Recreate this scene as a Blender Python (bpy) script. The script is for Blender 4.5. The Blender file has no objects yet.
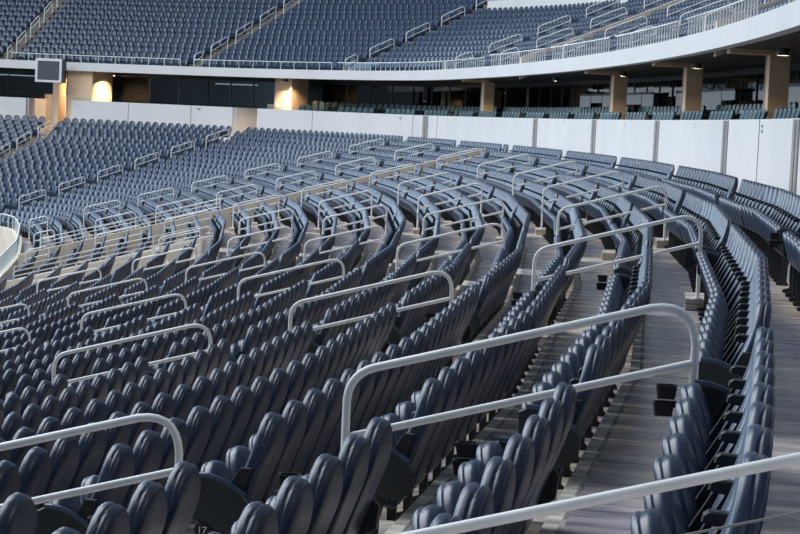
import bpy, math, random
import numpy as np
from mathutils import Vector, Matrix
random.seed(7)
R = math.radians
SC = bpy.context.scene
COL = SC.collection

# ---------------------------------------------------------------- camera, light, exposure
ZO = 8.0                                   # eye height above the field floor datum
PITCH, ROLL, FPX = 0.0684009, 0.0476625, 2100.0
cam = bpy.data.cameras.new('camera'); cam.sensor_width = 36; cam.lens = 36*FPX/800.0
cam.clip_start = 0.3; cam.clip_end = 600
co = bpy.data.objects.new('camera', cam); COL.objects.link(co)
Fw = Vector((0, math.cos(PITCH), -math.sin(PITCH)))
U0 = Vector((0, math.sin(PITCH), math.cos(PITCH))); R0v = Vector((1, 0, 0))
cR = R0v*math.cos(ROLL) + U0*math.sin(ROLL)
cU = -R0v*math.sin(ROLL) + U0*math.cos(ROLL)
co.matrix_world = Matrix(((cR.x, cU.x, -Fw.x, 0), (cR.y, cU.y, -Fw.y, 0), (cR.z, cU.z, -Fw.z, ZO), (0, 0, 0, 1)))
SC.camera = co
SC.view_settings.view_transform = 'Standard'; SC.view_settings.look = 'None'
SC.view_settings.exposure = 0.0; SC.view_settings.gamma = 1.0
SC.view_settings.use_curve_mapping = False

world = bpy.data.worlds.new('world'); SC.world = world; world.use_nodes = True
bg = world.node_tree.nodes['Background']
bg.inputs[0].default_value = (0.56, 0.71, 0.94, 1); bg.inputs[1].default_value = 0.26

def area(name, loc, target, sx, sy, power, color):
    l = bpy.data.lights.new(name, 'AREA'); l.shape = 'RECTANGLE'; l.size = sx; l.size_y = sy
    l.energy = power; l.color = color
    o = bpy.data.objects.new(name, l); COL.objects.link(o); o.location = loc
    d = Vector(target) - Vector(loc); o.rotation_euler = d.to_track_quat('-Z', 'Y').to_euler()
    return o
# daylight through the roof opening above the field, the far end windows, warm concourse lamps behind the bowl
area('roof_daylight', (-52, 66, ZO+66), (-4, 50, ZO-2), 90, 70, 118000, (0.90, 0.95, 1.0))
area('end_window_daylight', (-88, 190, ZO+26), (0, 35, ZO-1), 110, 44, 62000, (0.62, 0.80, 1.0))
area('side_window_daylight', (-150, 40, ZO+22), (0, 75, ZO-1), 90, 34, 32000, (0.86, 0.92, 1.0))
area('upper_stand_lamps', (38, 10, ZO+34), (2, 26, ZO-2), 22, 7, 3600, (1.0, 0.80, 0.62))

# ---------------------------------------------------------------- bowl geometry (plan: long gentle arc, then a tight corner)
CX, CY, RR = -236.467716, 49.624937, 236.975227
TJ = R(12.57); RHO = RR-25.0
C2 = (CX+RHO*math.cos(TJ), CY+RHO*math.sin(TJ))
AIS = {'B': -10.78, 'A': -9.46, 'C': -6.72, 'D': -3.94, 'E': -1.15, 'F': 1.60, 'G': 4.30, 'H': 7.06, 'I': 9.79, 'J': 12.57, 'K': 47.6, 'L': 72.6, 'M': 96.0}
FACETS = [R(AIS[k]) for k in 'ACDEFGHIJ']           # rows run straight across each aisle and bend half way between aisles
def facet(th): return th if th < FACETS[0] else min(FACETS, key=lambda c: abs(c-th))
def P(th, r):
    if th <= TJ and r < RR+6.9:
        c = facet(th); q = r/math.cos(max(-0.05, min(0.05, th-c)))
        return (CX+q*math.cos(th), CY+q*math.sin(th))
    if th <= TJ: return (CX+r*math.cos(th), CY+r*math.sin(th))
    return (C2[0]+(r-RHO)*math.cos(th), C2[1]+(r-RHO)*math.sin(th))
def PD(td, dr, z=0.0):
    x, y = P(R(td), RR+dr); return Vector((x, y, z+ZO))
def reff(td, dr):                       # radius of curvature there
    return RR+dr if R(td) <= TJ+1e-9 else 25.0+dr
def rail_z(dr): return -1.9417454+0.277555*dr+0.00058558*dr*dr
def tread(m): return rail_z(0.84*m)-1.0            # tread height of row m (eye = 0)
MS = list(range(-15, 7))
RIS = 0.23                                          # riser behind each row's origin line
NEAR, FAR = 0.12, 0.95                              # aisle either side of its handrail, along the row
def px(p):
    d = Vector(p)-Vector((0, 0, ZO)); w = d.dot(Fw)
    if w < 0.5: return None
    return (400+FPX*d.dot(cR)/w, 267-FPX*d.dot(cU)/w, w)
def in_view(p, mx=90, my=60):
    q = px(p); return q is not None and -mx < q[0] < 800+mx and -my < q[1] < 534+my

# ---------------------------------------------------------------- materials
def mat(name, color, rough=0.5, spec=0.5, metal=0.0, noise=None, coat=0.0, bump=None):
    m = bpy.data.materials.new(name); m.use_nodes = True; nt = m.node_tree; b = nt.nodes['Principled BSDF']
    b.inputs['Base Color'].default_value = (*color, 1); b.inputs['Roughness'].default_value = rough
    b.inputs['Specular IOR Level'].default_value = spec; b.inputs['Metallic'].default_value = metal
    b.inputs['Coat Weight'].default_value = coat
    tc = nt.nodes.new('ShaderNodeTexCoord')
    if noise:
        sc, amt = noise
        n = nt.nodes.new('ShaderNodeTexNoise'); n.inputs['Scale'].default_value = sc; n.inputs['Detail'].default_value = 4
        nt.links.new(tc.outputs['Object'], n.inputs['Vector'])
        r = nt.nodes.new('ShaderNodeValToRGB')
        r.color_ramp.elements[0].position = 0.3; r.color_ramp.elements[1].position = 0.7
        r.color_ramp.elements[0].color = (*[c*(1-amt) for c in color], 1)
        r.color_ramp.elements[1].color = (*[min(1, c*(1+amt)) for c in color], 1)
        nt.links.new(n.outputs['Fac'], r.inputs['Fac']); nt.links.new(r.outputs['Color'], b.inputs['Base Color'])
        if bump:
            bp = nt.nodes.new('ShaderNodeBump'); bp.inputs['Strength'].default_value = bump; bp.inputs['Distance'].default_value = 0.01
            nt.links.new(n.outputs['Fac'], bp.inputs['Height']); nt.links.new(bp.outputs['Normal'], b.inputs['Normal'])
    return m
M = {}
M['navy'] = mat('navy_plastic', (0.016, 0.030, 0.066), 0.36, 0.5, noise=(3.0, 0.12))
M['vinyl'] = mat('navy_vinyl', (0.022, 0.040, 0.084), 0.33, 0.55, noise=(5.0, 0.12))
M['pan'] = mat('slate_plastic', (0.034, 0.056, 0.105), 0.32, 0.55, noise=(4.0, 0.1))
M['arm'] = mat('black_plastic', (0.020, 0.026, 0.028), 0.42, 0.5, noise=(6.0, 0.2))
M['iron'] = mat('black_iron', (0.014, 0.016, 0.020), 0.5, 0.4, noise=(6.0, 0.2))
M['rail'] = mat('brushed_pale_metal', (0.86, 0.88, 0.87), 0.36, 0.5, metal=0.0, noise=(9.0, 0.06))
M['wall'] = mat('painted_precast', (0.66, 0.67, 0.68), 0.7, 0.3, noise=(0.6, 0.04), bump=0.05)
M['cream'] = mat('cream_precast', (0.80, 0.71, 0.59), 0.75, 0.3, noise=(1.2, 0.08), bump=0.05)
M['joint'] = mat('dark_joint', (0.20, 0.20, 0.20), 0.8, 0.2, noise=(2.0, 0.1))
M['strip'] = mat('grey_joint_panel', (0.27, 0.26, 0.26), 0.6, 0.3, noise=(2.0, 0.1))
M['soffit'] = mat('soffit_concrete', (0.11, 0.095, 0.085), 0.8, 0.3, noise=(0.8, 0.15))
M['column'] = mat('tan_column', (0.74, 0.54, 0.36), 0.7, 0.3, noise=(2.0, 0.06))
M['columnedge'] = mat('grey_column_edge', (0.45, 0.45, 0.45), 0.7, 0.3, noise=(2.0, 0.06))
M['teal'] = mat('teal_plastic', (0.007, 0.034, 0.037), 0.42, 0.35, noise=(5.0, 0.15))
M['dark'] = mat('dark_interior', (0.030, 0.036, 0.038), 0.7, 0.3, noise=(0.7, 0.4))
M['carpet'] = mat('dark_carpet', (0.035, 0.04, 0.045), 0.9, 0.2, noise=(3.0, 0.2))
M['blind'] = mat('matte_white', (0.82, 0.83, 0.82), 0.8, 0.2, noise=(2.0, 0.05))
M['wood'] = mat('amber_wood', (0.42, 0.21, 0.07), 0.5, 0.4, noise=(4.0, 0.2))
M['mull'] = mat('dark_metal_frame', (0.06, 0.07, 0.075), 0.4, 0.5, metal=0.6, noise=(3.0, 0.1))
M['screenframe'] = mat('white_screen_casing', (0.70, 0.71, 0.74), 0.4, 0.4, noise=(2.0, 0.03))
M['screen'] = mat('switched_off_screen', (0.075, 0.085, 0.10), 0.25, 0.5, noise=(0.7, 0.15))
M['turf'] = mat('field_floor', (0.10, 0.11, 0.11), 0.9, 0.2, noise=(0.5, 0.2))
M['white'] = mat('white_paint', (0.8, 0.8, 0.8), 0.6, 0.3, noise=(2.0, 0.02))

def glass(name, tint, gmul=1.0):
    m = bpy.data.materials.new(name); m.use_nodes = True; nt = m.node_tree; nt.nodes.clear()
    out = nt.nodes.new('ShaderNodeOutputMaterial'); mx = nt.nodes.new('ShaderNodeMixShader')
    tr = nt.nodes.new('ShaderNodeBsdfTransparent'); tr.inputs[0].default_value = (*tint, 1)
    gl = nt.nodes.new('ShaderNodeBsdfGlossy'); gl.inputs['Roughness'].default_value = 0.02
    fr = nt.nodes.new('ShaderNodeFresnel'); fr.inputs[0].default_value = 1.5
    ml = nt.nodes.new('ShaderNodeMath'); ml.operation = 'MULTIPLY'; ml.inputs[1].default_value = gmul; nt.links.new(fr.outputs[0], ml.inputs[0]); nt.links.new(ml.outputs[0], mx.inputs[0]); nt.links.new(tr.outputs[0], mx.inputs[1]); nt.links.new(gl.outputs[0], mx.inputs[2])
    nt.links.new(mx.outputs[0], out.inputs[0]); return m
M['glass'] = glass('suite_glass', (0.72, 0.80, 0.80))
M['railglass'] = glass('rail_glass', (0.88, 0.93, 0.94), 0.07)
def emit(name, col, s):
    m = bpy.data.materials.new(name); m.use_nodes = True; b = m.node_tree.nodes['Principled BSDF']
    b.inputs['Base Color'].default_value = (*col, 1); b.inputs['Emission Color'].default_value = (*col, 1)
    b.inputs['Emission Strength'].default_value = s; return m
M['lamp'] = emit('warm_lamp', (1.0, 0.72, 0.38), 0.6)
M['tube'] = emit('cool_tube', (0.8, 0.9, 1.0), 0.55)

def concrete(name, c0, c1, c2, rough=0.42):
    """sealed concrete, sheen and streaky reflections across the treads painted into its colour (UV: u along the row, v up the slope)"""
    m = bpy.data.materials.new(name); m.use_nodes = True; nt = m.node_tree; b = nt.nodes['Principled BSDF']
    uv = nt.nodes.new('ShaderNodeUVMap'); uv.uv_map = 'UVMap'
    mp = nt.nodes.new('ShaderNodeMapping'); mp.inputs['Scale'].default_value = (8.0, 1.6, 1)
    n1 = nt.nodes.new('ShaderNodeTexNoise'); n1.inputs['Scale'].default_value = 1.0; n1.inputs['Detail'].default_value = 6
    mp2 = nt.nodes.new('ShaderNodeMapping'); mp2.inputs['Scale'].default_value = (0.42, 0.9, 1)
    n2 = nt.nodes.new('ShaderNodeTexNoise'); n2.inputs['Scale'].default_value = 1.0; n2.inputs['Detail'].default_value = 3
    nt.links.new(uv.outputs[0], mp.inputs[0]); nt.links.new(mp.outputs[0], n1.inputs['Vector'])
    nt.links.new(uv.outputs[0], mp2.inputs[0]); nt.links.new(mp2.outputs[0], n2.inputs['Vector'])
    r = nt.nodes.new('ShaderNodeValToRGB'); e = r.color_ramp.elements
    e[0].position = 0.36; e[0].color = (*c0, 1); e[1].position = 0.62; e[1].color = (*c2, 1)
    k = e.new(0.5); k.color = (*c1, 1)
    nt.links.new(n2.outputs['Fac'], r.inputs['Fac'])
    r1 = nt.nodes.new('ShaderNodeValToRGB'); r1.color_ramp.elements[0].position = 0.34; r1.color_ramp.elements[1].position = 0.66
    r1.color_ramp.elements[0].color = (0.50, 0.50, 0.53, 1); r1.color_ramp.elements[1].color = (1.35, 1.32, 1.28, 1)
    nt.links.new(n1.outputs['Fac'], r1.inputs['Fac'])
    mx = nt.nodes.new('ShaderNodeMix'); mx.data_type = 'RGBA'; mx.blend_type = 'MULTIPLY'; mx.inputs[0].default_value = 1.0
    nt.links.new(r.outputs[0], mx.inputs[6]); nt.links.new(r1.outputs[0], mx.inputs[7]); nt.links.new(mx.outputs[2], b.inputs['Base Color'])
    rr = nt.nodes.new('ShaderNodeMapRange'); rr.inputs[3].default_value = rough-0.14; rr.inputs[4].default_value = rough+0.14; b.inputs['Specular IOR Level'].default_value = 0.6
    nt.links.new(n1.outputs['Fac'], rr.inputs[0]); nt.links.new(rr.outputs[0], b.inputs['Roughness'])
    bp = nt.nodes.new('ShaderNodeBump'); bp.inputs['Strength'].default_value = 0.5; bp.inputs['Distance'].default_value = 0.02
    nt.links.new(n1.outputs['Fac'], bp.inputs['Height']); nt.links.new(bp.outputs['Normal'], b.inputs['Normal'])
    return m
M['floor'] = concrete('sealed_concrete', (0.36, 0.32, 0.38), (0.56, 0.49, 0.47), (0.78, 0.65, 0.51), 0.28)  # lilac patches are floor reflections put into the colour
M['nosing'] = concrete('pale_nosing', (0.58, 0.55, 0.48), (0.62, 0.58, 0.50), (0.66, 0.61, 0.53), 0.6)
M['riser'] = concrete('riser_concrete', (0.42, 0.38, 0.34), (0.46, 0.42, 0.36), (0.52, 0.46, 0.39), 0.65)

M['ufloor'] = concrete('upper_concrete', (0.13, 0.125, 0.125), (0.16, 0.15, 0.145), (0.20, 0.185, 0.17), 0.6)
def slotted(name):
    m = bpy.data.materials.new(name); m.use_nodes = True; nt = m.node_tree; b = nt.nodes['Principled BSDF']; b.inputs['Roughness'].default_value = 0.7
    uv = nt.nodes.new('ShaderNodeUVMap'); uv.uv_map = 'UVMap'; sp = nt.nodes.new('ShaderNodeSeparateXYZ'); nt.links.new(uv.outputs[0], sp.inputs[0])
    q = nt.nodes.new('ShaderNodeMath'); q.operation = 'FRACT'; w_ = nt.nodes.new('ShaderNodeMath'); w_.operation = 'MULTIPLY'; w_.inputs[1].default_value = 1.6
    nt.links.new(sp.outputs[0], w_.inputs[0]); nt.links.new(w_.outputs[0], q.inputs[0])
    g = nt.nodes.new('ShaderNodeMath'); g.operation = 'GREATER_THAN'; g.inputs[1].default_value = 0.45; nt.links.new(q.outputs[0], g.inputs[0])
    mx = nt.nodes.new('ShaderNodeMix'); mx.data_type = 'RGBA'; mx.inputs[6].default_value = (0.36, 0.34, 0.31, 1); mx.inputs[7].default_value = (0.20, 0.19, 0.18, 1)
    nt.links.new(g.outputs[0], mx.inputs[0]); nt.links.new(mx.outputs[2], b.inputs['Base Color']); return m
M['slot'] = slotted('drain_slots')

# ---------------------------------------------------------------- mesh builder
class MB:
    def __init__(s): s.v = []; s.f = []; s.m = []; s.uv = []
    def add(s, vs, fs, mi=0, uvs=None):
        o = len(s.v); s.v += [tuple(v) for v in vs]; s.f += [tuple(i+o for i in f) for f in fs]; s.m += [mi]*len(fs)
        s.uv += list(uvs) if uvs else [(0, 0)]*len(vs)
        return s
    def box(s, x0, x1, y0, y1, z0, z1, mi=0):
        v = [(x, y, z) for z in (z0, z1) for y in (y0, y1) for x in (x0, x1)]
        return s.add(v, [(0, 2, 3, 1), (4, 5, 7, 6), (0, 1, 5, 4), (2, 6, 7, 3), (0, 4, 6, 2), (1, 3, 7, 5)], mi)
    def hexa(s, a, mi=0):               # 8 points: bottom 4 ccw, top 4 ccw
        return s.add(a, [(3, 2, 1, 0), (4, 5, 6, 7), (0, 1, 5, 4), (1, 2, 6, 5), (2, 3, 7, 6), (3, 0, 4, 7)], mi)
    def prism(s, pts, axis, a0, a1, mi=0, bev=0.0):   # pts in the other two axes
        n = len(pts)
        def mk(p, a): return {0: (a, p[0], p[1]), 1: (p[0], a, p[1]), 2: (p[0], p[1], a)}[axis]
        if bev > 0:
            cx = sum(p[0] for p in pts)/n; cy = sum(p[1] for p in pts)/n
            def ins(p):
                d = math.hypot(p[0]-cx, p[1]-cy) or 1; k = 1-bev/d
                return (cx+(p[0]-cx)*k, cy+(p[1]-cy)*k)
            q = [ins(p) for p in pts]
            L = [[mk(p, a0) for p in q], [mk(p, a0+bev) for p in pts], [mk(p, a1-bev) for p in pts], [mk(p, a1) for p in q]]
        else: L = [[mk(p, a0) for p in pts], [mk(p, a1) for p in pts]]
        vs = [v for l in L for v in l]; fs = [tuple(range(n))[::-1], tuple(range((len(L)-1)*n, len(L)*n))]
        for k in range(len(L)-1):
            for i in range(n):
                j = (i+1) % n; fs.append((k*n+i, k*n+j, (k+1)*n+j, (k+1)*n+i))
        return s.add(vs, fs, mi)
    def tube(s, path, r, seg=10, mi=0):
        pts = [Vector(p) for p in path]; n = len(pts); rings = []; up = None
        for i, p in enumerate(pts):
            t = (pts[min(i+1, n-1)]-pts[max(i-1, 0)]).normalized()
            if up is None:
                up = Vector((1, 0, 0)) if abs(t.x) < 0.9 else Vector((0, 0, 1))
            a = (up-t*up.dot(t)).normalized(); up = a; b = t.cross(a)
            rings.append([p+(a*math.cos(2*math.pi*k/seg)+b*math.sin(2*math.pi*k/seg))*r for k in range(seg)])
        vs = [v for q in rings for v in q]; fs = [tuple(range(seg))[::-1], tuple(range((n-1)*seg, n*seg))]
        for i in range(n-1):
            for k in range(seg):
                l = (k+1) % seg; fs.append((i*seg+k, i*seg+l, (i+1)*seg+l, (i+1)*seg+k))
        return s.add(vs, fs, mi)
    def arc_slab(s, t0, t1, d0, d1, zf0, zf1, step=0.6, mi=0, off=0.0):
        """curved solid following the bowl: angle t0..t1 (deg), radius offset d0..d1, height zf0..zf1"""
        n = max(1, int(math.ceil((t1-t0)/step))); o = []
        for i in range(n+1):
            t = t0+(t1-t0)*i/n
            o.append([PD(t, d0, zf0), PD(t, d1, zf0), PD(t, d1, zf1), PD(t, d0, zf1)])
        vs = [v for q in o for v in q]; fs = [(0, 1, 2, 3), tuple(n*4+k for k in (3, 2, 1, 0))]
        for i in range(n):
            a = i*4; b = a+4
            for k in range(4):
                l = (k+1) % 4; fs.append((a+k, b+k, b+l, a+l))
        return s.add(vs, fs, mi)
    def obj(s, name, mats, parent=None, smooth=False, angle=None):
        me = bpy.data.meshes.new(name); me.from_pydata(s.v, [], s.f)
        for k in (mats if isinstance(mats, (list, tuple)) else [mats]): me.materials.append(M[k])
        me.polygons.foreach_set('material_index', s.m)
        if any(u != (0, 0) for u in s.uv):
            l = me.uv_layers.new(name='UVMap'); vi = np.empty(len(me.loops), dtype=np.int32); me.loops.foreach_get('vertex_index', vi)
            l.data.foreach_set('uv', np.array(s.uv, dtype=np.float32)[vi].ravel())
        if smooth: me.polygons.foreach_set('use_smooth', [True]*len(me.polygons))
        me.update()
        if smooth and angle: me.set_sharp_from_angle(angle=R(angle))
        o = bpy.data.objects.new(name, me); COL.objects.link(o)
        if parent: o.parent = parent
        return o
def tag(o, label, cat, group=None, kind=None):
    o['label'] = label; o['category'] = cat
    if group: o['group'] = group
    if kind: o['kind'] = kind
    return o
def empty(name, loc, rz=0.0):
    o = bpy.data.objects.new(name, None); COL.objects.link(o); o.location = loc; o.rotation_euler = (0, 0, rz); o.empty_display_size = 0.1; return o
def struct(o): o['kind'] = 'structure'; return o
ORD = ['zeroth', 'first', 'second', 'third', 'fourth', 'fifth', 'sixth', 'seventh', 'eighth', 'ninth', 'tenth', 'eleventh', 'twelfth', 'thirteenth', 'fourteenth', 'fifteenth', 'sixteenth', 'seventeenth', 'eighteenth', 'nineteenth', 'twentieth', 'twenty-first', 'twenty-second', 'twenty-third', 'twenty-fourth', 'twenty-fifth', 'twenty-sixth', 'twenty-seventh', 'twenty-eighth', 'twenty-ninth', 'thirtieth']

# ---------------------------------------------------------------- lower terraces
T0, T1 = -14.5, 100.0
def steps_th(t0, t1):
    out = []; t = t0
    while t < t1-1e-6:
        out.append(t); t += 0.5 if t < 12 else 2.0
    f = [math.degrees(c) for c in FACETS]
    out += [(x+y)/2 for x, y in zip(f, f[1:])]+[f[-1]]
    return sorted(set(out))+[t1]
def arclen(td):                            # distance along the row line R0, for texture only
    return RR*R(td) if R(td) <= TJ else RR*TJ+25.0*(R(td)-TJ)
def terrace(name, ms, tz, pitch, ro, t0, t1, ris, last_d, first_depth, aisles, matset=('floor', 'nosing', 'riser', 'slot'), half=True, under=0.5):
    mb = MB(); ts = steps_th(t0, t1)
    def strip(d0, z0, d1, z1, mi):
        vs = []; uv = []
        for t in ts:
            vs += [PD(t, d0, z0), PD(t, d1, z1)]; uv += [(arclen(t)+50, d0+z0*0.7), (arclen(t)+50, d1+z1*0.7)]
        mb.add(vs, [(2*i, 2*i+1, 2*i+3, 2*i+2) for i in range(len(ts)-1)], mi, uv)
    for i, m in enumerate(ms):
        d1 = ro+pitch*m+ris; d0 = ro+pitch*(m-1)+ris
        if i == 0: d0 = d1-first_depth
        if i == len(ms)-1: d1 = last_d
        z = tz(m)
        strip(d0, z, d0+0.07, z, 1); strip(d0+0.07, z, d0+0.095, z, 3); strip(d0+0.095, z, d1, z, 0)
        if i < len(ms)-1: strip(d1, z, d1, tz(m+1), 2)
    # outer and under closing faces
    zb = tz(ms[0])-under
    strip(last_d, tz(ms[-1]), last_d, zb, 2); strip(last_d, zb, ro+pitch*ms[0]+ris-first_depth, zb, 2)
    strip(ro+pitch*ms[0]+ris-first_depth, zb, ro+pitch*ms[0]+ris-first_depth, tz(ms[0]), 2)
    if half:
        for t in aisles:
            for m in ms[:-1]:
                dd = ro+pitch*m; rr = reff(t, dd); ta = t-math.degrees(NEAR*0.6/rr); tb = t+math.degrees((FAR-0.08)/rr)
                if not in_view(PD(t, dd, tz(m)), 120, 120): continue
                zt = (tz(m)+tz(m+1))/2
                a = [PD(ta, dd-0.12, tz(m)), PD(ta, dd+ris+0.01, tz(m)), PD(tb, dd+ris+0.01, tz(m)), PD(tb, dd-0.12, tz(m))]
                b = [Vector((q.x, q.y, zt+ZO)) for q in a]
                vs = a+b; uv = [(arclen(t)+50+k*0.3, dd+k*0.2) for k in range(8)]
                mb.add(vs, [(4, 5, 6, 7)], 1, uv); mb.add(vs, [(0, 1, 5, 4), (2, 3, 7, 6), (3, 0, 4, 7)], 2, uv)
    return struct(mb.obj(name, list(matset)))
terrace('floor', MS, tread, 0.84, 0.0, T0, T1, RIS, 9.9, 0.75, [v for k, v in AIS.items() if k not in 'B'])

# field level beyond the front of the lowest row
mb = MB(); mb.box(-120, 30, -20, 180, -0.3, 0.0); struct(mb.obj('floor', 'turf'))

# front parapet below the lowest row, glass rail on it
FD = 0.84*MS[0]+RIS-0.75
zf = tread(MS[0])
mb = MB(); mb.arc_slab(T0, T1, FD-0.28, FD, zf-1.8, zf+0.42, 1.0); struct(mb.obj('wall_front', 'cream'))
# ---------------------------------------------------------------- back wall, gallery, fascia
WD = 7.0; WZ = 0.44
GAPS = [(48.9, 52.4, 'K'), (72.9, 78.2, 'L')]
def spans(t0, t1, gaps):
    out = []; a = t0
    for g in gaps: out.append((a, g[0])); a = g[1]
    return out+[(a, t1)]
zt = tread(6)
mb = MB()
for a, b in spans(T0, T1, GAPS): mb.arc_slab(a, b, WD, WD+0.22, zt-0.02, WZ, 0.5 if b < 14 else 1.5)
for g0, g1, _ in GAPS:                     # returns of the two entrances
    for t in (g0, g1):
        e = math.degrees(0.11/ (25+WD)); mb.arc_slab(t-e, t+e, WD+0.2, 10.2, zt-0.02, WZ, 1)
struct(mb.obj('wall_back', 'wall'))
mb = MB()
for g0, g1, _ in GAPS: mb.arc_slab(g0, g1, 10.0, 10.25, zt-0.02, WZ+0.30, 1)
struct(mb.obj('wall_entrance', 'cream'))
# gallery slab behind the parapet
mb = MB()
for a, b in spans(T0, T1, GAPS):
    n = 0.5 if b < 14 else 1.5
    mb.arc_slab(a, b, WD+0.2, 8.35, -0.45, -0.24, n); mb.arc_slab(a, b, 8.35, 15.0, -0.30, 0.02, n)
struct(mb.obj('floor', 'carpet'))
# dark joint panels and thin joints on the wall
k = 0
for t in (-7.5, -5.05, -2.42, -0.04, 2.64, 5.34, 8.02, 17.52):
    mb = MB(); e = math.degrees(0.40/reff(t, WD)); mb.arc_slab(t-e, t+e, WD-0.035, WD+0.05, zt, WZ-0.02, 1); mb.arc_slab(t-e*0.12, t+e*0.12, WD-0.045, WD, zt, WZ-0.02, 1, mi=1)
    k += 1; struct(mb.obj('trim_%d' % k, ['strip', 'joint']))
for t in (-1.2, 4.0, 6.7, 10.2, 13.9, 21.0, 40.5, 58, 66, 86):
    mb = MB(); e = math.degrees(0.02/reff(t, WD)); mb.arc_slab(t-e, t+e, WD-0.012, WD+0.05, zt, WZ-0.01, 1)
    k += 1; struct(mb.obj('trim_%d' % k, 'joint'))
# glass edge on the parapet
mb = MB()
for a, b in spans(T0, T1, GAPS): mb.arc_slab(a, b, WD+0.09, WD+0.12, WZ, WZ+0.16, 0.5 if b < 14 else 1.5)
struct(mb.obj('trim_%d' % (k+1), 'railglass')); k += 1
# fascia of the upper deck
FZ0, FZ1 = 2.20, 2.70
mb = MB(); mb.arc_slab(T0, T1, WD, WD+0.3, FZ0, FZ1, 0.5); struct(mb.obj('wall_fascia', 'wall'))
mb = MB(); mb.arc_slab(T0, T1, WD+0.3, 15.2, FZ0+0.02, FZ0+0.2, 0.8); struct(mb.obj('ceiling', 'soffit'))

# suite back: glass line, room behind
GD = 10.6
mb = MB(); mb.arc_slab(T0, T1, 14.6, 14.8, -0.2, 2.25, 0.8); struct(mb.obj('wall_suite_back', 'dark'))
wn = 0
BAYS = [0.58+2.85*i for i in range(-5, 5)] + [14.8, 31.0]
BAYS = sorted(BAYS)
BAYS = [-13.7, -10.8, -7.97, -5.12, -2.27, 0.58, 3.44, 6.28, 9.1, 11.94]
edges = BAYS+[17.5, 33.0, 46.2, 'x', 49.6, 60.5, 70.5, 'x', 75.4, 86.0, 98.0]
prev = None
for e in edges:
    if e == 'x': prev = None; continue
    if prev is not None:
        wn += 1; a, b = prev, e; rr = reff((a+b)/2, GD)
        fr = MB(); fr.arc_slab(a, b, GD-0.05, GD+0.05, 2.02, 2.20, 0.8); fr.arc_slab(a, b, GD-0.05, GD+0.05, -0.13, 0.05, 0.8)
        nm = max(2, int(round(R(b-a)*rr/1.9)))
        for i in range(nm+1):
            t = a+(b-a)*i/nm; h = math.degrees(0.03/rr); fr.arc_slab(t-h, t+h, GD-0.04, GD+0.04, 0.05, 2.02, 1)
        w = struct(fr.obj('window_%d' % wn, 'mull'))
        g = MB(); g.arc_slab(a, b, GD-0.008, GD+0.008, 0.05, 2.02, 0.8); g.obj('pane', 'glass', w)
    prev = e
# ---------------------------------------------------------------- gallery columns
def column(t, w, d0, d1, label, beam=True, base=0.0):
    o = empty('column', PD(t, (d0+d1)/2, -0.12)); rr = reff(t, d0); e = math.degrees(w/2/rr)
    inv = o.location.copy()
    def loc(mb):
        mb.v = [tuple(Vector(v)-inv) for v in mb.v]; return mb
    m1 = MB(); m1.arc_slab(t-e, t+e, d0, d1, base, FZ0+0.02, 2); loc(m1).obj('shaft', 'column', o)
    m2 = MB(); q = math.degrees(0.05/rr); m2.arc_slab(t+e-q*0.2, t+e+q, d0-0.02, d0+0.12, base, FZ0+0.02, 2); loc(m2).obj('corner_guard', 'columnedge', o)
    if beam:
        m3 = MB(); m3.arc_slab(t-e*1.1, t+e*1.1, WD+0.35, d0, FZ0-0.10, FZ0+0.02, 2); loc(m3).obj('beam', 'column', o)
    tag(o, label, 'column', 'tan columns of the gallery'); return o
names = {3.44: 'tan concrete column in gallery above wall, second from the right edge', 0.58: 'tan concrete column in gallery above wall, nearest the right edge', 6.28: 'tan concrete column in gallery above wall, third from the right edge', 11.94: 'narrow tan column in gallery near the middle of the long wall'}
for t in (0.58, 3.44, 6.28, 9.1, 11.94):
    if t == 9.1: continue
    column(t, 0.46, 8.35, 8.85, names[t])
column(47.6, 1.3, 8.3, 9.6, 'wide lamp-lit tan column beside the right entrance gap of far wall', False)
column(72.2, 1.6, 7.3, 9.9, 'wide pale tan column beside the hanging screen', False, -0.7)
column(75.2, 0.35, 7.6, 8.6, 'slim lamp-lit tan column directly below the hanging screen', False, zt)

# lamps that light those columns
def lamp(t, d, z, power, label):
    o = empty('ceiling_lamp', PD(t, d, FZ0-0.02)); tag(o, label, 'lamp', 'warm lamps under the upper deck')
    m = MB(); N_ = 16; cs = [(math.cos(2*math.pi*i_/N_), math.sin(2*math.pi*i_/N_)) for i_ in range(N_)]
    vs = [(r_*c_, r_*s_, z_) for r_, z_ in ((0.14, 0.0), (0.14, -0.17), (0.15, -0.17), (0.15, 0.0)) for c_, s_ in cs]
    m.add(vs, [(k_*N_+i_, k_*N_+(i_+1) % N_, (k_+1)*N_+(i_+1) % N_, (k_+1)*N_+i_) for k_ in range(3) for i_ in range(N_)]); m.obj('housing', 'mull', o)
    m = MB(); m.tube([(0, 0, -0.03), (0, 0, -0.06)], 0.13, 14); m.obj('diffuser', 'lamp', o)
    l = bpy.data.lights.new('ceiling_lamp_light', 'AREA'); l.shape = 'DISK'; l.size = 0.2; l.energy = power*0.55; l.color = (1.0, 0.74, 0.46)
    lo = bpy.data.objects.new('ceiling_lamp_light', l); COL.objects.link(lo); lo.parent = o; lo.location = (0, 0, -0.075)
    return o
lamp(46.2, 7.62, 0, 650, 'round warm lamp under the deck above the right entrance gap')
lamp(69.4, 8.6, 0, 800, 'round warm lamp under the deck beside the wide pale column')
lamp(74.2, 8.9, 0, 300, 'round warm lamp under the deck behind the hanging screen')
for i, t in enumerate((0.0, 2.90, 5.76, 8.6, 11.45)):  # unseen lamps, added to warm the gallery column faces
    lamp(t, 8.25, 0, 95, 'added warm lamp under the deck, %s gallery bay from the right' % ORD[i+1])

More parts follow.
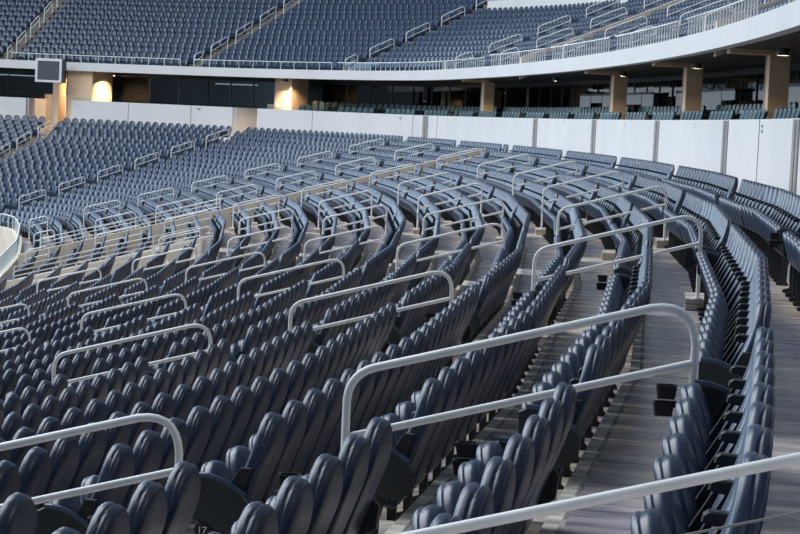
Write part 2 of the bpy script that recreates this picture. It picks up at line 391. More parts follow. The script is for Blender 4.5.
# suite interiors: broken band of white window panels, wood panels, tube lights
def flat(name, matn, t0, t1, d, z0, z1, th=0.04):
    m = MB(); m.arc_slab(t0, t1, d, d+th, z0, z1, 0.8); return m.obj(name, matn)
rb = random.Random(5)
bi = 0
for t0, t1 in ((-1.7, 0.25), (0.95, 3.0), (3.85, 5.9), (6.7, 9.6)):
    t = t0; 
    while t < t1-0.15:
        w = min(rb.choice((0.45, 0.62, 0.8)), t1-t); zb = 0.92+rb.choice((0, 0.1, 0.22, 0.3)); bi += 1
        o = empty('window_blind', PD(t+w/2, GD+0.2, 1.95)); inv = o.location.copy()
        m = MB(); m.arc_slab(t, t+w-0.03, GD-0.30, GD-0.28, zb, 1.55, 0.8); m.v = [tuple(Vector(v)-inv) for v in m.v]; m.obj('panel_sheet', 'blind', o)
        m = MB(); m.arc_slab(t, t+w-0.03, GD-0.32, GD-0.25, 1.52, 1.60, 0.8); m.v = [tuple(Vector(v)-inv) for v in m.v]; m.obj('head_bar', 'mull', o)
        tag(o, 'white panel at the suite windows, %s of them from the right' % ORD[bi], 'blind', 'white panels at the suite windows')
        t += w
for i, (a, b) in enumerate(((1.3, 1.75), (2.7, 3.0), (4.6, 4.95), (5.15, 5.35), (7.2, 7.75), (7.95, 8.15), (12.7, 13.1), (14.4, 14.9), (15.6, 16.1))):
    o = flat('wood_panel', 'wood', a, b, 11.6, -0.12, 1.15 if a < 9 else 1.35, 0.08)
    tag(o, 'amber wooden panel behind suite glass, %s from the right' % ORD[i+1], 'panel', 'amber panels inside the suites')
for i, (a, b) in enumerate(((9.2, 10.9), (12.3, 17.0), (24, 34.0), (36, 44.5), (55, 60.0), (79, 84))):
    o = flat('tube_light', 'tube', a, b, 10.9, 1.80, 1.86, 0.08); tag(o, 'long cool strip light inside a suite, %s from the right' % ORD[i+1], 'light', 'strip lights in the suites')
for i, t in enumerate((1.9, 4.9, 7.6, 10.2, 15.2, 27, 40, 52, 57, 66, 82)):
    l = bpy.data.lights.new('suite_room_light', 'AREA'); l.energy = 14; l.color = (0.9, 0.92, 0.95); l.size = 0.8
    lo = bpy.data.objects.new('suite_room_light', l); COL.objects.link(lo); lo.location = PD(t, 12.6, 2.15)

# hanging screen
t = 74.9; sc = empty('screen', PD(t, 6.1, 1.42), R(t-90)); tag(sc, 'square grey screen in white casing hanging under the far deck edge', 'screen')
m = MB(); m.prism([(-0.86, 0), (0.86, 0), (0.86, 1.42), (-0.86, 1.42)], 1, -0.12, 0.10, 0, 0.02); m.obj('casing', 'screenframe', sc)
m = MB(); m.prism([(-0.70, 0.15), (0.70, 0.15), (0.70, 1.27), (-0.70, 1.27)], 1, -0.135, -0.118); m.obj('display', 'screen', sc)
m = MB(); m.box(-0.1, 0.1, 0.1, 0.88, 1.0, 1.12); m.obj('bracket', 'mull', sc)
m = MB(); m.box(0.80, 0.95, -0.06, 0.36, -0.02, 1.42); m.obj('side_cover', 'mull', sc)

# small grey markers on wall and fascia
i = 0
for t, d, z, w, h in ((1.15, WD, 0.28, 0.10, 0.14), (3.97, WD, 0.28, 0.10, 0.14), (6.7, WD, 0.30, 0.10, 0.12), (-1.3, WD, 0.24, 0.12, 0.18), (10.1, WD, 0.28, 0.1, 0.12), (24, WD, 0.25, 0.2, 0.1), (57, WD, 0.26, 0.25, 0.1)):
    i += 1; o = empty('wall_marker', PD(t, d-0.012, z), R(t-90)); 
    for s in (-1, 1):
        m = MB(); m.prism([(-w/2, s*h*0.3-h*0.16), (w/2, s*h*0.3-h*0.16), (w/2, s*h*0.3+h*0.16), (-w/2, s*h*0.3+h*0.16)], 1, -0.012, 0.013); m.obj('plate', 'strip', o)
    tag(o, 'small grey marker plates on pale wall below gallery, %s from the right' % ORD[[4, 3, 2, 1, 5, 6, 7][[1.15, 3.97, 6.7, -1.3, 10.1, 24, 57].index(t)]] if False else 'small grey marker plates on pale wall at %s' % {1.15: 'the second bay from right', 3.97: 'the third bay from right', 6.7: 'the fourth bay from right', -1.3: 'the rightmost bay', 10.1: 'the fifth bay from right', 24: 'the far corner, right of the entrance gap', 57: 'the far end, between the entrance gaps'}[t], 'marker', 'small markers on the back wall')

# ---------------------------------------------------------------- upper deck
UP, UR = 0.82, 0.33; UO = 7.75
UA = [-6.5, -3.65, -0.8, 2.05, 4.92, 7.78, 10.62, 13.5, 37.3, 58.9, 81.0]
def utread(m): return 2.36+UR*m+0.002*m*m
UMS = list(range(0, 17))
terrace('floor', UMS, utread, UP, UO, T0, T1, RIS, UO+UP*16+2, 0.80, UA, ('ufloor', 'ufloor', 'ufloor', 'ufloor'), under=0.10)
# low wall across the top of the near deck
mb = MB(); mb.arc_slab(T0, 36.0, UO+UP*11+0.05, UO+UP*11+0.3, utread(11), utread(11)+0.95, 0.5)
struct(mb.obj('wall_upper', 'wall'))
mb = MB(); mb.arc_slab(T0, 36.0, UO+UP*11+0.2, UO+UP*11+0.24, utread(11)+0.95, utread(11)+2.2, 0.5)
w = struct(mb.obj('window_%d' % (wn+1), 'glass'))

# ---------------------------------------------------------------- seats
def outline(w, h, rt, rb_, n=6):
    """closed outline, x across, s up 0..h; rounded top corners rt, bottom rb_"""
    pts = []
    for cx, cy, r, a0 in ((w/2-rt, h-rt, rt, 0), (-w/2+rt, h-rt, rt, 90), (-w/2+rb_, rb_, rb_, 180), (w/2-rb_, rb_, rb_, 270)):
        for i in range(n+1):
            a = R(a0+90*i/n); pts.append((cx+r*math.cos(a), cy+r*math.sin(a)))
    return pts
def plate(mb, w, h, rt, rb_, th, curve, n=6, rings=((1.0, 0.0), (0.985, 0.62), (0.93, 0.95), (0.5, 1.12)), mi=0, top_arch=0.0):
    """padded plate; curve(s) -> (y, z, ny, nz) maps height s to the side profile; th = half thickness"""
    o = outline(w, h, rt, rb_, n); N = len(o); cy = h*0.5; vs = []
    if top_arch:
        o = [(x, s+top_arch*(1-(2*x/w)**2)*max(0, (s/h-0.5)*2)) for x, s in o]
    def ring(k, off, sgn):
        out = []
        for x, s in o:
            X = x*k; S = cy+(s-cy)*k; y, z, ny, nz = curve(S)
            out.append((X, y+ny*off*th*sgn, z+nz*off*th*sgn))
        return out
    L = [ring(k, off, 1) for k, off in rings[::-1]]+[ring(k, off, -1) for k, off in rings[1:]]
    vs = [v for l in L for v in l]; fs = [tuple(range(N))[::-1], tuple(range((len(L)-1)*N, len(L)*N))]
    for q in range(len(L)-1):
        for i in range(N):
            j = (i+1) % N; fs.append((q*N+i, q*N+j, (q+1)*N+j, (q+1)*N+i))
    mb.add(vs, fs, mi); return mb
def prof(p0, p1, bow):
    """side profile from p0 to p1 (y,z) with a bow; returns curve(s) and its length"""
    L = math.hypot(p1[0]-p0[0], p1[1]-p0[1]); d = ((p1[0]-p0[0])/L, (p1[1]-p0[1])/L); nrm = (d[1], -d[0])   # towards rear
    def c(s):
        u = s/L; b = bow(u); e = 1e-3; db = (bow(u+e)-bow(u-e))/(2*e)/L
        y = p0[0]+d[0]*s+nrm[0]*b; z = p0[1]+d[1]*s+nrm[1]*b
        ty, tz_ = d[0]+nrm[0]*db, d[1]+nrm[1]*db; q = math.hypot(ty, tz_)
        return y, z, tz_/q, -ty/q
    return c, L
def half(mb, w, h, rt, rb_, th, curve, n, rings, sgn, top_arch=0.03):
    o = outline(w, h, rt, rb_, n); N = len(o); cy = h*0.5
    o = [(x, s+top_arch*(1-(2*x/w)**2)*max(0, (s/h-0.5)*2)) for x, s in o]
    L = []
    for k, off in rings:
        q = []
        for x, s in o:
            y, z, ny, nz = curve(cy+(s-cy)*k); q.append((x*k, y+ny*off*th*sgn, z+nz*off*th*sgn))
        L.append(q)
    vs = [v for l in L for v in l]; fs = [tuple(range(N)), tuple(range((len(L)-1)*N, len(L)*N))[::-1]]
    for q in range(len(L)-1):
        for i in range(N):
            j = (i+1) % N; fs.append((q*N+i, (q+1)*N+i, (q+1)*N+j, q*N+j))
    if sgn < 0: fs = [f[::-1] for f in fs]
    mb.add(vs, fs); return mb
BB = lambda u: 0.022*math.sin(2*math.pi*min(max(u, 0), 1))*-1
BACK_C, BACK_L = prof((0.150, 0.25), (0.322, 0.885), BB)
SEAT_C, SEAT_L = prof((0.085, 0.31), (-0.008, 0.598), lambda u: 0.0)
SHELL_C, SHELL_L = prof((0.150, 0.24), (0.322, 0.885), BB)
PAD_C, PAD_L = prof((0.146, 0.30), (0.315, 0.893), BB)
CUSH_C, CUSH_L = prof((0.105, 0.33), (0.012, 0.620), lambda u: 0.0)
PAN_C, PAN_L = prof((0.062, 0.31), (-0.030, 0.600), lambda u: -0.012*math.sin(math.pi*min(max(u, 0), 1)))
SW = 0.462
ARM = [(0.170, 0.672), (0.175, 0.694), (0.19, 0.704), (0.22, 0.704), (0.300, 0.698), (0.300, 0.655), (0.25, 0.655), (0.19, 0.664)]
LEG = [(0.005, 0.0), (0.13, 0.0), (0.13, 0.02), (0.11, 0.04), (0.115, 0.20), (0.15, 0.34), (0.285, 0.660), (0.225, 0.660), (0.07, 0.40), (0.06, 0.22), (0.065, 0.05), (-0.005, 0.03)]
def arcp():
    pts = [(-0.030, 0.585)]
    for i in range(1, 8):
        a = i/8; pts.append((-0.030+0.325*a, 0.600-0.125*a*a+0.018*math.sin(math.pi*a)))
    return pts+[(0.292, 0.465), (0.280, 0.36), (0.21, 0.315), (0.05, 0.345), (-0.020, 0.385)]
PANEL = arcp()
def seat_proto():
    r = empty('stadium_seat', (0, 0, 0))
    n = 7
    rg = ((1.0, 0.0), (1.0, 0.75), (0.990, 0.92), (0.965, 1.0), (0.5, 1.10)); rc = ((1.0, 0.0), (0.998, 0.5), (0.982, 0.82), (0.93, 1.0), (0.5, 1.12))
    rh = ((0.978, 0.0), (0.978, 0.06), (1.0, 0.22), (0.996, 0.55), (0.975, 0.85), (0.93, 1.0), (0.5, 1.12))
    rc = ((0.975, 0.0), (0.975, 0.08), (1.0, 0.25), (0.985, 0.6), (0.94, 0.88), (0.86, 1.0), (0.45, 1.15))
    m = MB(); half(m, SW, BACK_L, 0.205, 0.05, 0.040, BACK_C, n, rh, 1); m.obj('back_shell', 'navy', r, True, 50)
    m = MB(); half(m, SW, BACK_L, 0.205, 0.05, 0.042, BACK_C, n, rh, -1); m.obj('back_pad', 'vinyl', r, True, 50)
    m = MB(); half(m, SW-0.01, SEAT_L, 0.20, 0.05, 0.058, SEAT_C, n, rc, 1, 0.035); m.obj('cushion', 'vinyl', r, True, 50)
    m = MB(); half(m, SW-0.01, SEAT_L, 0.20, 0.05, 0.036, SEAT_C, n, rc, -1, 0.035); m.obj('seat_pan', 'pan', r, True, 50)
    x = -0.265
    m = MB(); m.prism(ARM, 0, x-0.024, x+0.024, 0, 0.006); m.obj('armrest', 'arm', r)
    m = MB(); m.prism(LEG, 0, x-0.016, x+0.016, 0, 0.004); m.obj('leg', 'iron', r)
    return r
proto = seat_proto(); PARTS = {c.name: c for c in proto.children}
PM = {k: c.data for k, c in PARTS.items()}
def extra_meshes():
    m = MB(); x = -0.285; m.prism(PANEL, 0, x-0.022, x+0.020, 0, 0.006); m.tube([(x-0.004, y, z) for y, z in PANEL[1:8]], 0.019, 8, 1); a = m.obj('end_panel', ['arm', 'pan'])
    m = MB(); x = 0.285; m.prism(PANEL, 0, x-0.020, x+0.022, 0, 0.006); m.tube([(x+0.004, y, z) for y, z in PANEL[1:8]], 0.019, 8, 1); b = m.obj('end_panel', ['arm', 'pan'])
    m = MB(); x = 0.265; m.prism(LEG, 0, x-0.016, x+0.016, 0, 0.004); c = m.obj('leg', 'iron')
    m = MB()                                          # twin cup holder boxes in front of the arm
    for q, (y0, z0) in enumerate(((-0.175, 0.575), (-0.185, 0.495))):
        o = outline(0.10, 0.10, 0.02, 0.02, 3); N = len(o)
        lv = [(0.85, z0-0.065), (1.05, z0), (0.90, z0), (0.75, z0-0.05)]
        vs = [(px_*k_*0.75, y0+0.06+(py_-0.05)*k_*0.95, z_+0.03) for k_, z_ in lv for px_, py_ in o]
        fs = [tuple(range(N))[::-1], tuple(range(3*N, 4*N))]
        for l in range(3):
            for i_ in range(N):
                j_ = (i_+1) % N; fs.append((l*N+i_, l*N+j_, (l+1)*N+j_, (l+1)*N+i_))
        m.add(vs, fs)
    m.box(-0.01, 0.01, -0.15, 0.0, 0.50, 0.53); d = m.obj('cup_holder', 'iron')
    ms = [o.data for o in (a, b, c, d)]
    for o in (a, b, c, d): bpy.data.objects.remove(o)
    return ms
EP_NEAR, EP_FAR, LEG_END, CUP = None, None, None, None
_a, _b, _c, _d = extra_meshes()
EPL, EPR, LEGR, CUPM = _a, _b, _c, _d          # L: local -x (far side), R: local +x (near side)

# simplified whole seats for the distance, as arrays
def seat_arrays(lod):
    m = MB(); rg = ((1.0, 0.0), (0.95, 0.95)); n = 3 if lod == 1 else 1
    if lod == 1:
        plate(m, SW, BACK_L, 0.20, 0.05, 0.041, BACK_C, 4, ((1.0, 0.0), (0.99, 0.6), (0.93, 1.0)), 0, 0.03)
        plate(m, SW-0.01, SEAT_L, 0.19, 0.05, 0.048, SEAT_C, 4, ((1.0, 0.0), (0.98, 0.65), (0.90, 1.0)), 2, 0.03)
        x = -0.265; m.prism(ARM, 0, x-0.024, x+0.024, 3); m.prism(LEG, 0, x-0.016, x+0.016, 3)
    else:
        plate(m, SW, SHELL_L, 0.17, 0.03, 0.042, SHELL_C, 2, ((1.0, 0.0), (0.92, 0.95)), 1, 0.03)
        plate(m, SW-0.01, SEAT_L, 0.14, 0.03, 0.048, SEAT_C, 2, ((1.0, 0.0), (0.92, 0.95)), 2, 0.02)
        x = -0.265; m.box(x-0.02, x+0.02, 0.17, 0.29, 0.66, 0.70, 3); m.box(x-0.015, x+0.015, 0.04, 0.16, 0.0, 0.57, 3)
    return m
LODM = {1: seat_arrays(1), 2: seat_arrays(2)}
def stuff_mesh(name, places, scale=1.0):
    """places: (x, y, z, phi, lod)"""
    V = []; F = []; MI = []; off = 0; fl = []
    groups = {}
    for p in places: groups.setdefault(p[4], []).append(p)
    allv = []; loops = []; starts = []; tot = []; mi = []
    nl = 0
    for lod, ps in groups.items():
        t = LODM[lod]; tv = np.array(t.v)*scale; lens = np.array([len(f) for f in t.f]); flat_ = np.concatenate([np.array(f) for f in t.f])
        st = np.concatenate([[0], np.cumsum(lens)[:-1]])
        for p in ps:
            c, s_ = math.cos(p[3]), math.sin(p[3])
            v = np.empty_like(tv); v[:, 0] = tv[:, 0]*c-tv[:, 1]*s_+p[0]; v[:, 1] = tv[:, 0]*s_+tv[:, 1]*c+p[1]; v[:, 2] = tv[:, 2]+p[2]
            allv.append(v); loops.append(flat_+off); starts.append(st+nl); tot.append(lens); mi.append(np.array(t.m)); off += len(tv); nl += len(flat_)
    v = np.concatenate(allv); lo = np.concatenate(loops); st = np.concatenate(starts); mi = np.concatenate(mi)
    me = bpy.data.meshes.new(name); me.vertices.add(len(v)); me.vertices.foreach_set('co', v.astype(np.float32).ravel())
    me.loops.add(len(lo)); me.loops.foreach_set('vertex_index', lo.astype(np.int32)); me.polygons.add(len(st)); me.polygons.foreach_set('loop_start', st.astype(np.int32))
    for k in ('navy', 'vinyl', 'pan', 'arm'): me.materials.append(M[k])
    me.polygons.foreach_set('material_index', mi.astype(np.int32)); me.polygons.foreach_set('use_smooth', [True]*len(st))
    me.update(calc_edges=True); me.validate(); me.set_sharp_from_angle(angle=R(50))
    o = bpy.data.objects.new(name, me); COL.objects.link(o); return o

def edges_of(m):
    return (FAR, NEAR) if m >= 5 else ((0.40, 0.80) if m in (2, 4) else (0.43, 0.60))
def section_seats(t0, t1, dr, pitch, near_gap=FAR, far_gap=NEAR):
    r1, r2 = RR+dr, 25.0+dr
    def S(t): return r1*R(t) if R(t) <= TJ else r1*TJ+r2*(R(t)-TJ)
    def I(q): return math.degrees(q/r1) if q <= r1*TJ else math.degrees(TJ+(q-r1*TJ)/r2)
    a0, a1 = S(t0)+near_gap, S(t1)-far_gap; n = int((a1-a0)/pitch+1e-6)
    if n < 1: return []
    s = (a1-a0)/n
    return [I(a0+s*(i+0.5)) for i in range(n)], n
ks = list(AIS); SEATS = []
WALL_H = 2.16; WALL_T = 0.26
for si in range(len(ks)-1):
    a, b = AIS[ks[si]], AIS[ks[si+1]]
    for m in MS:
        ng, fg = edges_of(m)
        if ks[si] == 'G' and m <= -7: ng = 1.30
        dr = 0.84*m; rr = reff(a, dr)
        if ks[si] == 'H':                      # a few seats, then the dividing wall, then the rest of the block
            parts_ = []
            w3 = math.degrees((ng+int((WALL_H-ng-0.02)/0.53)*0.53+0.01)/rr)
            q3 = section_seats(a, a+w3, dr, 0.53, ng, 0.0) or ([], 0)
            q = section_seats(a, b, dr, 0.53, WALL_H+WALL_T+0.04, fg)
            ths = list(q3[0])+list(q[0]); n = len(ths)
        else:
            q = section_seats(a, b, dr, 0.53, ng, fg)
            if not q: continue
            ths, n = q
        for i, t in enumerate(ths):
            p = PD(t, 0.84*m, tread(m)); top = p+Vector((0, 0, 0.8))
            w = px(top)
            if not w or not in_view(top, 110+7000/w[2], 100+5000/w[2]): continue
            w = px(top); SEATS.append((w[2], t, m, si, i, n, p, -3 < w[0] < 803 and -3 < px(p+Vector((0, 0, 0.85)))[1] < 534))
SEATS.sort(key=lambda s: s[0])
near = [s for s in SEATS if s[7]][:300]; nid = {(s[1], s[2]) for s in near}
rest = [s for s in SEATS if (s[1], s[2]) not in nid]
ROWN = {6-j: ('topmost row' if j == 0 else '%s row from the top' % ORD[j+1]) for j in range(22)}
SECN = {0: 'seat before the nearest full stair rail', 1: 'seat past the nearest full stair rail', 2: 'seat past the second stair rail line', 3: 'seat past the third stair rail line'}
def kid(name, me, par):
    o = bpy.data.objects.new(name, me); COL.objects.link(o); o.parent = par; return o
first = True
def phi(t): return (facet(R(t)) if R(t) <= TJ else R(t))-math.pi/2
for s in near:
    w, t, m, si, i, n, p, _ = s
    if first: root = proto; first = False
    else:
        root = proto.copy(); COL.objects.link(root)
        for k in PARTS.values():
            c = k.copy(); COL.objects.link(c); c.parent = root
    root.location = p; root.rotation_euler = (0, 0, phi(t)+random.uniform(-0.01, 0.01))
    if i == 0: kid('end_panel', EPR, root); kid('leg', LEGR, root)
    if i == n-1: 
        kid('end_panel', EPL, root)
        c = kid('cup_holder', CUPM, root); c.location = (-0.16, 0, 0)
    num = i+1 if si > 0 else n-i
    tag(root, 'navy folding seat, %s %s, %s' % (ORD[num], SECN[si], ROWN[m]), 'seat', 'navy folding seats of the lower bowl')
print('near', len(near), 'rest', len(rest), 'far depth', near[-1][0])
o = stuff_mesh('stadium_seats', [(s[6].x, s[6].y, s[6].z, phi(s[1]), 1 if s[0] < 45 else 2) for s in rest])
tag(o, 'thousands of farther navy folding seats curving round the lower bowl', 'seats', kind='stuff')

# number plate on the end panel of one row
def number_plate(th, m, text):
    for s in near:
        if s[3] == 1 and s[2] == m and s[4] == 0:
            root = [o for o in bpy.data.objects if o.name.startswith('stadium_seat') and o.type == 'EMPTY' and (Vector(o.location)-s[6]).length < 1e-3][0]
            mb = MB(); mb.tube([(0.318, 0.045, 0.325), (0.300, 0.045, 0.325)], 0.042, 20); d = mb.obj('number_plate', 'iron', root)
            cu = bpy.data.curves.new('number', 'FONT'); cu.body = text; cu.size = 0.052; cu.extrude = 0.001; cu.align_x = 'CENTER'; cu.align_y = 'CENTER'
            to = bpy.data.objects.new('number', cu); COL.objects.link(to); dg = bpy.context.evaluated_depsgraph_get()
            me = bpy.data.meshes.new_from_object(to.evaluated_get(dg)); bpy.data.objects.remove(to)
            me.materials.clear(); me.materials.append(M['white'])
            n_ = bpy.data.objects.new('number', me); COL.objects.link(n_); n_.parent = d; n_['label'] = 'white digits 17'
            n_.matrix_local = Matrix(((0, 0, 1, 0.3195), (1, 0, 0, 0.045), (0, 1, 0, 0.325), (0, 0, 0, 1)))
number_plate(None, 2, '17')

# upper deck seats, one mass
ul = []
for j in range(len(UA)-1):
    for m in UMS:
        if m > 10 and UA[j] < 14: continue
        q = section_seats(UA[j], UA[j+1], UO+UP*m, 0.50, 0.6, 0.6)
        if not q: continue
        for t in q[0]:
            p = PD(t, UO+UP*m, utread(m))
            if in_view(p+Vector((0, 0, 0.6)), 60, 20): ul.append((p.x, p.y, p.z, phi(t), 2))
for m in UMS:
    q = section_seats(81.0, 96, UO+UP*m, 0.50, 0.6, 0.6)
    for t in q[0]:
        p = PD(t, UO+UP*m, utread(m))
        if in_view(p+Vector((0, 0, 0.6)), 60, 20): ul.append((p.x, p.y, p.z, phi(t), 2))
print('upper', len(ul))
o = stuff_mesh('upper_deck_seats', ul, 0.95)
tag(o, 'rows of dark blue folding seats filling the upper deck', 'seats', kind='stuff')

# ---------------------------------------------------------------- handrails in the aisles
def fillet(pts, r, n=7):
    out = [Vector(pts[0])]
    for i in range(1, len(pts)-1):
        a, b, c = Vector(pts[i-1]), Vector(pts[i]), Vector(pts[i+1]); u = (a-b).normalized(); v = (c-b).normalized()
        ang = u.angle(v); d = min(r/math.tan(ang/2), (a-b).length*0.49, (c-b).length*0.49)
        p0 = b+u*d; p1 = b+v*d
        for k in range(n+1):
            s = k/n; out.append((1-s)**2*p0+2*s*(1-s)*(b*0.86+(p0+p1)*0.07)+s*s*p1)
    out.append(Vector(pts[-1])); return out
def handrail(t, d0, d1, z0, z1, top0, top1, label, group, rad=0.021, mid=0.314, legs=True, rc=0.17, seg=12, mrad=None):
    o = empty('stair_handrail', PD(t, d0, z0), phi(t)); L = d1-d0
    b0 = 0.0; b1 = z1-z0; h0 = top0-z0; h1 = top1-z0
    m = MB(); m.tube(fillet([(0, 0, b0), (0, 0, h0), (0, L, h1), (0, L, b1)], rc), rad, seg); m.obj('rail_loop', 'rail', o, True, 60)
    m = MB(); m.tube([(0, rad*0.6, h0-mid), (0, L-rad*0.6, h1-mid)], mrad or rad*0.93, seg); m.obj('mid_rail', 'strip' if mrad else 'rail', o, True, 60)
    for y, z in ((0, b0), (L, b1)):
        m = MB(); m.tube([(0, y, z), (0, y, z+0.012)], rad*2.6, 14); m.obj('foot_flange', 'rail', o, True, 40)
    tag(o, label, 'handrail', group); return o
an = {'A': 'nearest full aisle', 'C': 'second aisle', 'D': 'third aisle', 'E': 'fourth aisle', 'F': 'fifth aisle', 'G': 'sixth aisle', 'H': 'seventh aisle', 'I': 'eighth aisle', 'J': 'ninth aisle', 'K': 'far corner aisle', 'L': 'leftmost far aisle'}
for a, t in AIS.items():
    if a in 'BM': continue
    for k in range(-5, 2):
        if a == 'G' and k < -3: continue
        m0 = 3*k; m1 = 3*k+2 if k > -5 else 3*k+1
        d0, d1 = 0.84*m0, 0.84*m1; zA = (tread(m0)+tread(m0+1))/2; zB = (tread(m1)+tread(m1+1))/2
        q0, q1 = px(PD(t, d0, rail_z(d0))), px(PD(t, d1, rail_z(d1)))
        if not q1 or q1[0] < -2 or q0[0] > 805: continue
        handrail(t, d0, d1, zA, zB, rail_z(d0), rail_z(d1), 'pale tubular handrail loop on the %s steps, %s down from top' % (an[a], ORD[2-k]), 'tubular handrails down the aisles', seg=12 if q0[2] < 50 else 8, rad=0.021 if q0[2] < 50 else 0.025)
# the rail right in front of the photographer
handrail(AIS['B'], 2.52, 5.9, tread(3), tread(7), rail_z(2.52)-0.04, rail_z(5.9)-0.02, 'closest handrail, crossing the bottom right corner of the view', 'tubular handrails down the aisles', rad=0.0135, mid=0.118, mrad=0.003)

# upper deck handrails
for j, t in enumerate(UA):
    lst = [(0, 1)]+[(2+3*i, 4+3*i) for i in range(5)]
    for i, (m0, m1) in enumerate(lst):
        d0, d1 = UO+UP*m0, UO+UP*m1
        if m1 > 10 and t < 30: continue
        q0, q1 = px(PD(t, d0, utread(m0)+1)), px(PD(t, d1, utread(m1)+1))
        if not q0 or not q1 or q0[1] < 0 and q1[1] < 0 and px(PD(t, d0, utread(m0)))[1] < 4 or q1[0] < 0 or q0[0] > 800: continue
        if m1 > 15: continue
        zA = (utread(m0)+utread(m0+1))/2; zB = (utread(m1)+utread(m1+1))/2
        handrail(t, d0, d1, zA, zB, utread(m0)+1.0, utread(m1)+1.0, 'pale handrail loop on upper deck, aisle %s from the right, %s up' % (ORD[len([u for u in UA if u <= t and u > -1])], ORD[i+1]), 'handrails of the upper deck', mid=0.33, seg=8, rad=0.026)

# ---------------------------------------------------------------- radial cream walls with bar fences
def radial_wall(name, t, off, m0, m1, hz, tz, pitch, ro, thick, matn='cream'):
    """low wall running up the slope just past an aisle"""
    mb = MB(); n = m1-m0
    for i in range(n+1):
        m = m0+i; d = ro+pitch*m+0.0
    da, db = ro+pitch*m0-0.4, ro+pitch*m1+0.5
    def z(m): return tz(m)
    N = 24; L = []
    for i in range(N+1):
        d = da+(db-da)*i/N; mm = (d-ro)/pitch; rr = reff(t, d); ta = t+math.degrees(off/rr); tb = t+math.degrees((off+thick)/rr)
        zz = tz(mm)+hz; zb = tz(mm)-0.12
        L.append([PD(ta, d, zb), PD(tb, d, zb), PD(tb, d, zz), PD(ta, d, zz)])
    vs = [v for l in L for v in l]; fs = [(0, 1, 2, 3), tuple(N*4+k_ for k_ in (3, 2, 1, 0))]
    for i in range(N):
        for k_ in range(4):
            l_ = (k_+1) % 4; fs.append((i*4+k_, i*4+4+k_, i*4+4+l_, i*4+l_))
    mb.add(vs, fs); return struct(mb.obj(name, matn))
def bar_fence(t, off, m0, m1, z0, bars, gap, tz, pitch, ro, label, post_every=1.4, rad=0.02, zb=0.0):
    d0, d1 = ro+pitch*m0, ro+pitch*m1; o = empty('bar_fence', PD(t, d0, tz(m0)), phi(t)); rr = reff(t, d0)
    inv = o.location.copy(); rot = Matrix.Rotation(-phi(t), 3, 'Z')
    def pt(d, h):
        mm = (d-ro)/pitch; rr = reff(t, d); v = PD(t+math.degrees(off/rr), d, tz(mm)+h)-inv; return rot @ v
    for b in range(bars):
        m = MB(); m.tube([pt(d0+(d1-d0)*i/8, z0+gap*b) for i in range(9)], rad, 6); m.obj('bar', 'rail', o, True, 60)
    n = max(1, int((d1-d0)/post_every))
    for i in range(n+1):
        d = d0+(d1-d0)*i/n; m = MB(); m.tube([pt(d, zb), pt(d, z0+gap*(bars-1)+0.01)], rad*1.2, 6); m.obj('post', 'rail', o, True, 60)
    return tag(o, label, 'fence')
radial_wall('wall_divider', AIS['H'], WALL_H, -15, 5, 0.80, tread, 0.84, 0.0, WALL_T)
radial_wall('wall_vomitory', AIS['G'], 1.0, -15, -8, 0.62, tread, 0.84, 0.0, 0.22)
bar_fence(AIS['H'], WALL_H+0.13, -14.5, -6.5, 0.92, 3, 0.15, tread, 0.84, 0, 'three-bar metal fence standing on the long cream dividing wall', zb=0.82)
bar_fence(AIS['G'], 0.6, -14.5, -7.5, 0.45, 5, 0.15, tread, 0.84, 0, 'five-bar metal fence on near side of the cream dividing wall')
radial_wall('wall_upper_divider', 9.25, 0, 0, 10, 0.80, utread, UP, UO, 0.24)
radial_wall('wall_upper_divider', 1.05, 0, 0, 10, 0.80, utread, UP, UO, 0.24)

# ---------------------------------------------------------------- railings along deck edges
def edge_railing(t0, t1, d, z0, h, sp, label, glassy=True, rad=0.016, step=0.6):
    o = empty('edge_railing', PD((t0+t1)/2, d, z0)); inv = o.location.copy(); rr = reff((t0+t1)/2, d)
    def sh(m): m.v = [tuple(Vector(v)-inv) for v in m.v]; return m
    n = max(2, int(math.ceil((t1-t0)/step)))
    m = MB(); m.tube([PD(t0+(t1-t0)*i/n, d, z0+h) for i in range(n+1)], rad*1.5, 6); sh(m).obj('top_rail', 'rail', o, True, 60)
    k_ = max(2, int(R(t1-t0)*rr/sp))
    for i in range(k_):
        t = t0+(t1-t0)*i/k_; q = PD(t, d, z0); m = MB(); a = q-inv
        m.box(a.x-rad, a.x+rad, a.y-rad, a.y+rad, a.z, a.z+h); m.obj('post', 'rail', o)
    if glassy:
        m = MB(); m.arc_slab(t0, t1, d-0.006, d+0.006, z0+0.03, z0+h-0.03, step); sh(m).obj('glass_panel', 'railglass', o)
    return tag(o, label, 'railing', 'railings on the upper deck edge')
ed = [(-0.7, 1.9), (2.2, 4.8), (5.05, 7.65), (7.9, 10.5), (10.75, 13.3), (13.8, 25), (25.2, 37.0), (38, 58), (59.8, 80.2), (82, 97)]
for i, (a, b) in enumerate(ed):
    sp = 0.46 if b < 10.6 else (0.42 if b < 14 else (0.55 if b < 38 else 1.05))
    edge_railing(a, b, WD+0.12, FZ1, 0.42 if b > 10.6 else 0.50, sp, 'pale railing on upper deck edge, %s stretch from the right' % ORD[i+1], glassy=b > 13, rad=0.014 if b > 38 else 0.015, step=0.6 if b < 14 else 1.5)
for i, (a, b) in enumerate(((6.0, 12.4), (12.7, 30), (31, 60), (61, 96))):
    o = edge_railing(a, b, FD-0.14, zf+0.42, 0.62, 0.9, 'glass and metal railing along the lowest row parapet, %s stretch' % ORD[i+1], rad=0.022, step=0.6 if b < 13 else 2)
    o['group'] = 'railings on the front parapet'

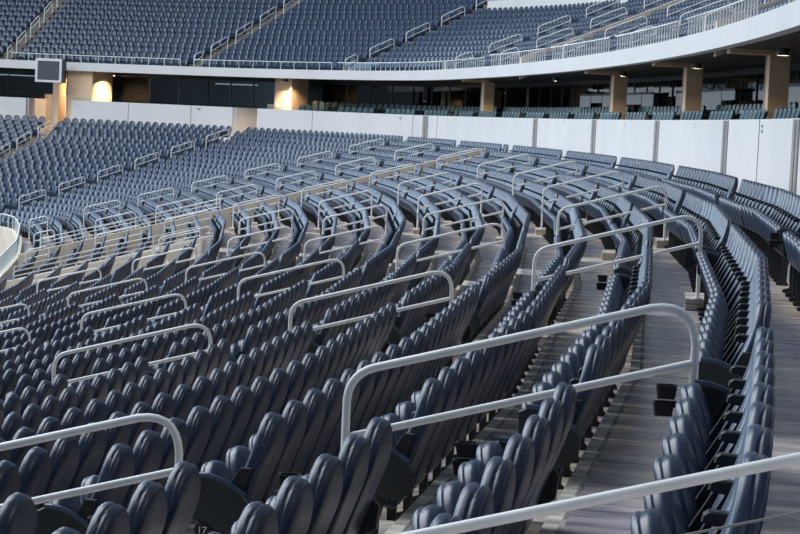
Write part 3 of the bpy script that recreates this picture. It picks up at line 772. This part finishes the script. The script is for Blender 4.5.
# ---------------------------------------------------------------- teal gallery chairs
def teal_proto():
    r = empty('gallery_chair', (0, 0, 0)); rg = ((1.0, 0.0), (0.95, 0.9))
    c, L = prof((0.20, 0.40), (0.34, 0.98), BB)
    m = MB(); plate(m, 0.50, L, 0.12, 0.04, 0.04, c, 3, rg); m.obj('backrest', 'teal', r, True, 50)
    m = MB(); plate(m, 0.48, 0.42, 0.08, 0.04, 0.04, lambda s: (-0.20+s, 0.44, 0, 1), 3, rg); m.obj('seat', 'teal', r, True, 50)
    m = MB(); m.box(-0.28, -0.23, -0.12, 0.28, 0.62, 0.67); m.box(-0.265, -0.245, 0.05, 0.12, 0, 0.62); m.box(0.23, 0.28, -0.12, 0.28, 0.62, 0.67); m.box(0.245, 0.265, 0.05, 0.12, 0, 0.62); m.obj('armrests', 'iron', r)
    return r
tp = teal_proto(); tk = list(tp.children); used = False; cnt = {0: 0, 1: 0}
for row, d, z in ((0, 7.55, -0.24), (1, 8.9, 0.02)):
    rr = RR+d; t = -2.2; g = 0
    while t < 45:
        rr = reff(t, d); st = math.degrees(0.58/rr)
        blocked = any(abs(t-c) < math.degrees(0.75/rr) for c in ((0.58, 3.44, 6.28, 11.94) if row == 1 else ()))
        g += 1
        if (g % 8 in (7, 0) and row == 0) or blocked: t += st; continue
        p = PD(t, d, z)
        if in_view(p+Vector((0, 0, 0.9)), 0, 0):
            if not used: root = tp; used = True
            else:
                root = tp.copy(); COL.objects.link(root)
                for k_ in tk:
                    c = k_.copy(); COL.objects.link(c); c.parent = root
            cnt[row] += 1; n_ = cnt[row]
            root.location = p; root.rotation_euler = (0, 0, phi(t))
            ordn = ORD[n_] if n_ <= 30 else ('%d%s' % (n_, {1: 'st', 2: 'nd', 3: 'rd'}.get(n_ % 10 if n_ % 100 not in (11, 12, 13) else 0, 'th')))
            tag(root, 'teal chair in %s gallery row above pale wall, %s from the right' % ('front' if row == 0 else 'rear', ordn), 'chair', 'teal gallery chairs')
        if t < 12.57 < t+st: t = 12.57+math.degrees(0.45/(25+d))
        else: t += st
print('teal', cnt, 'objects', len(bpy.data.objects))
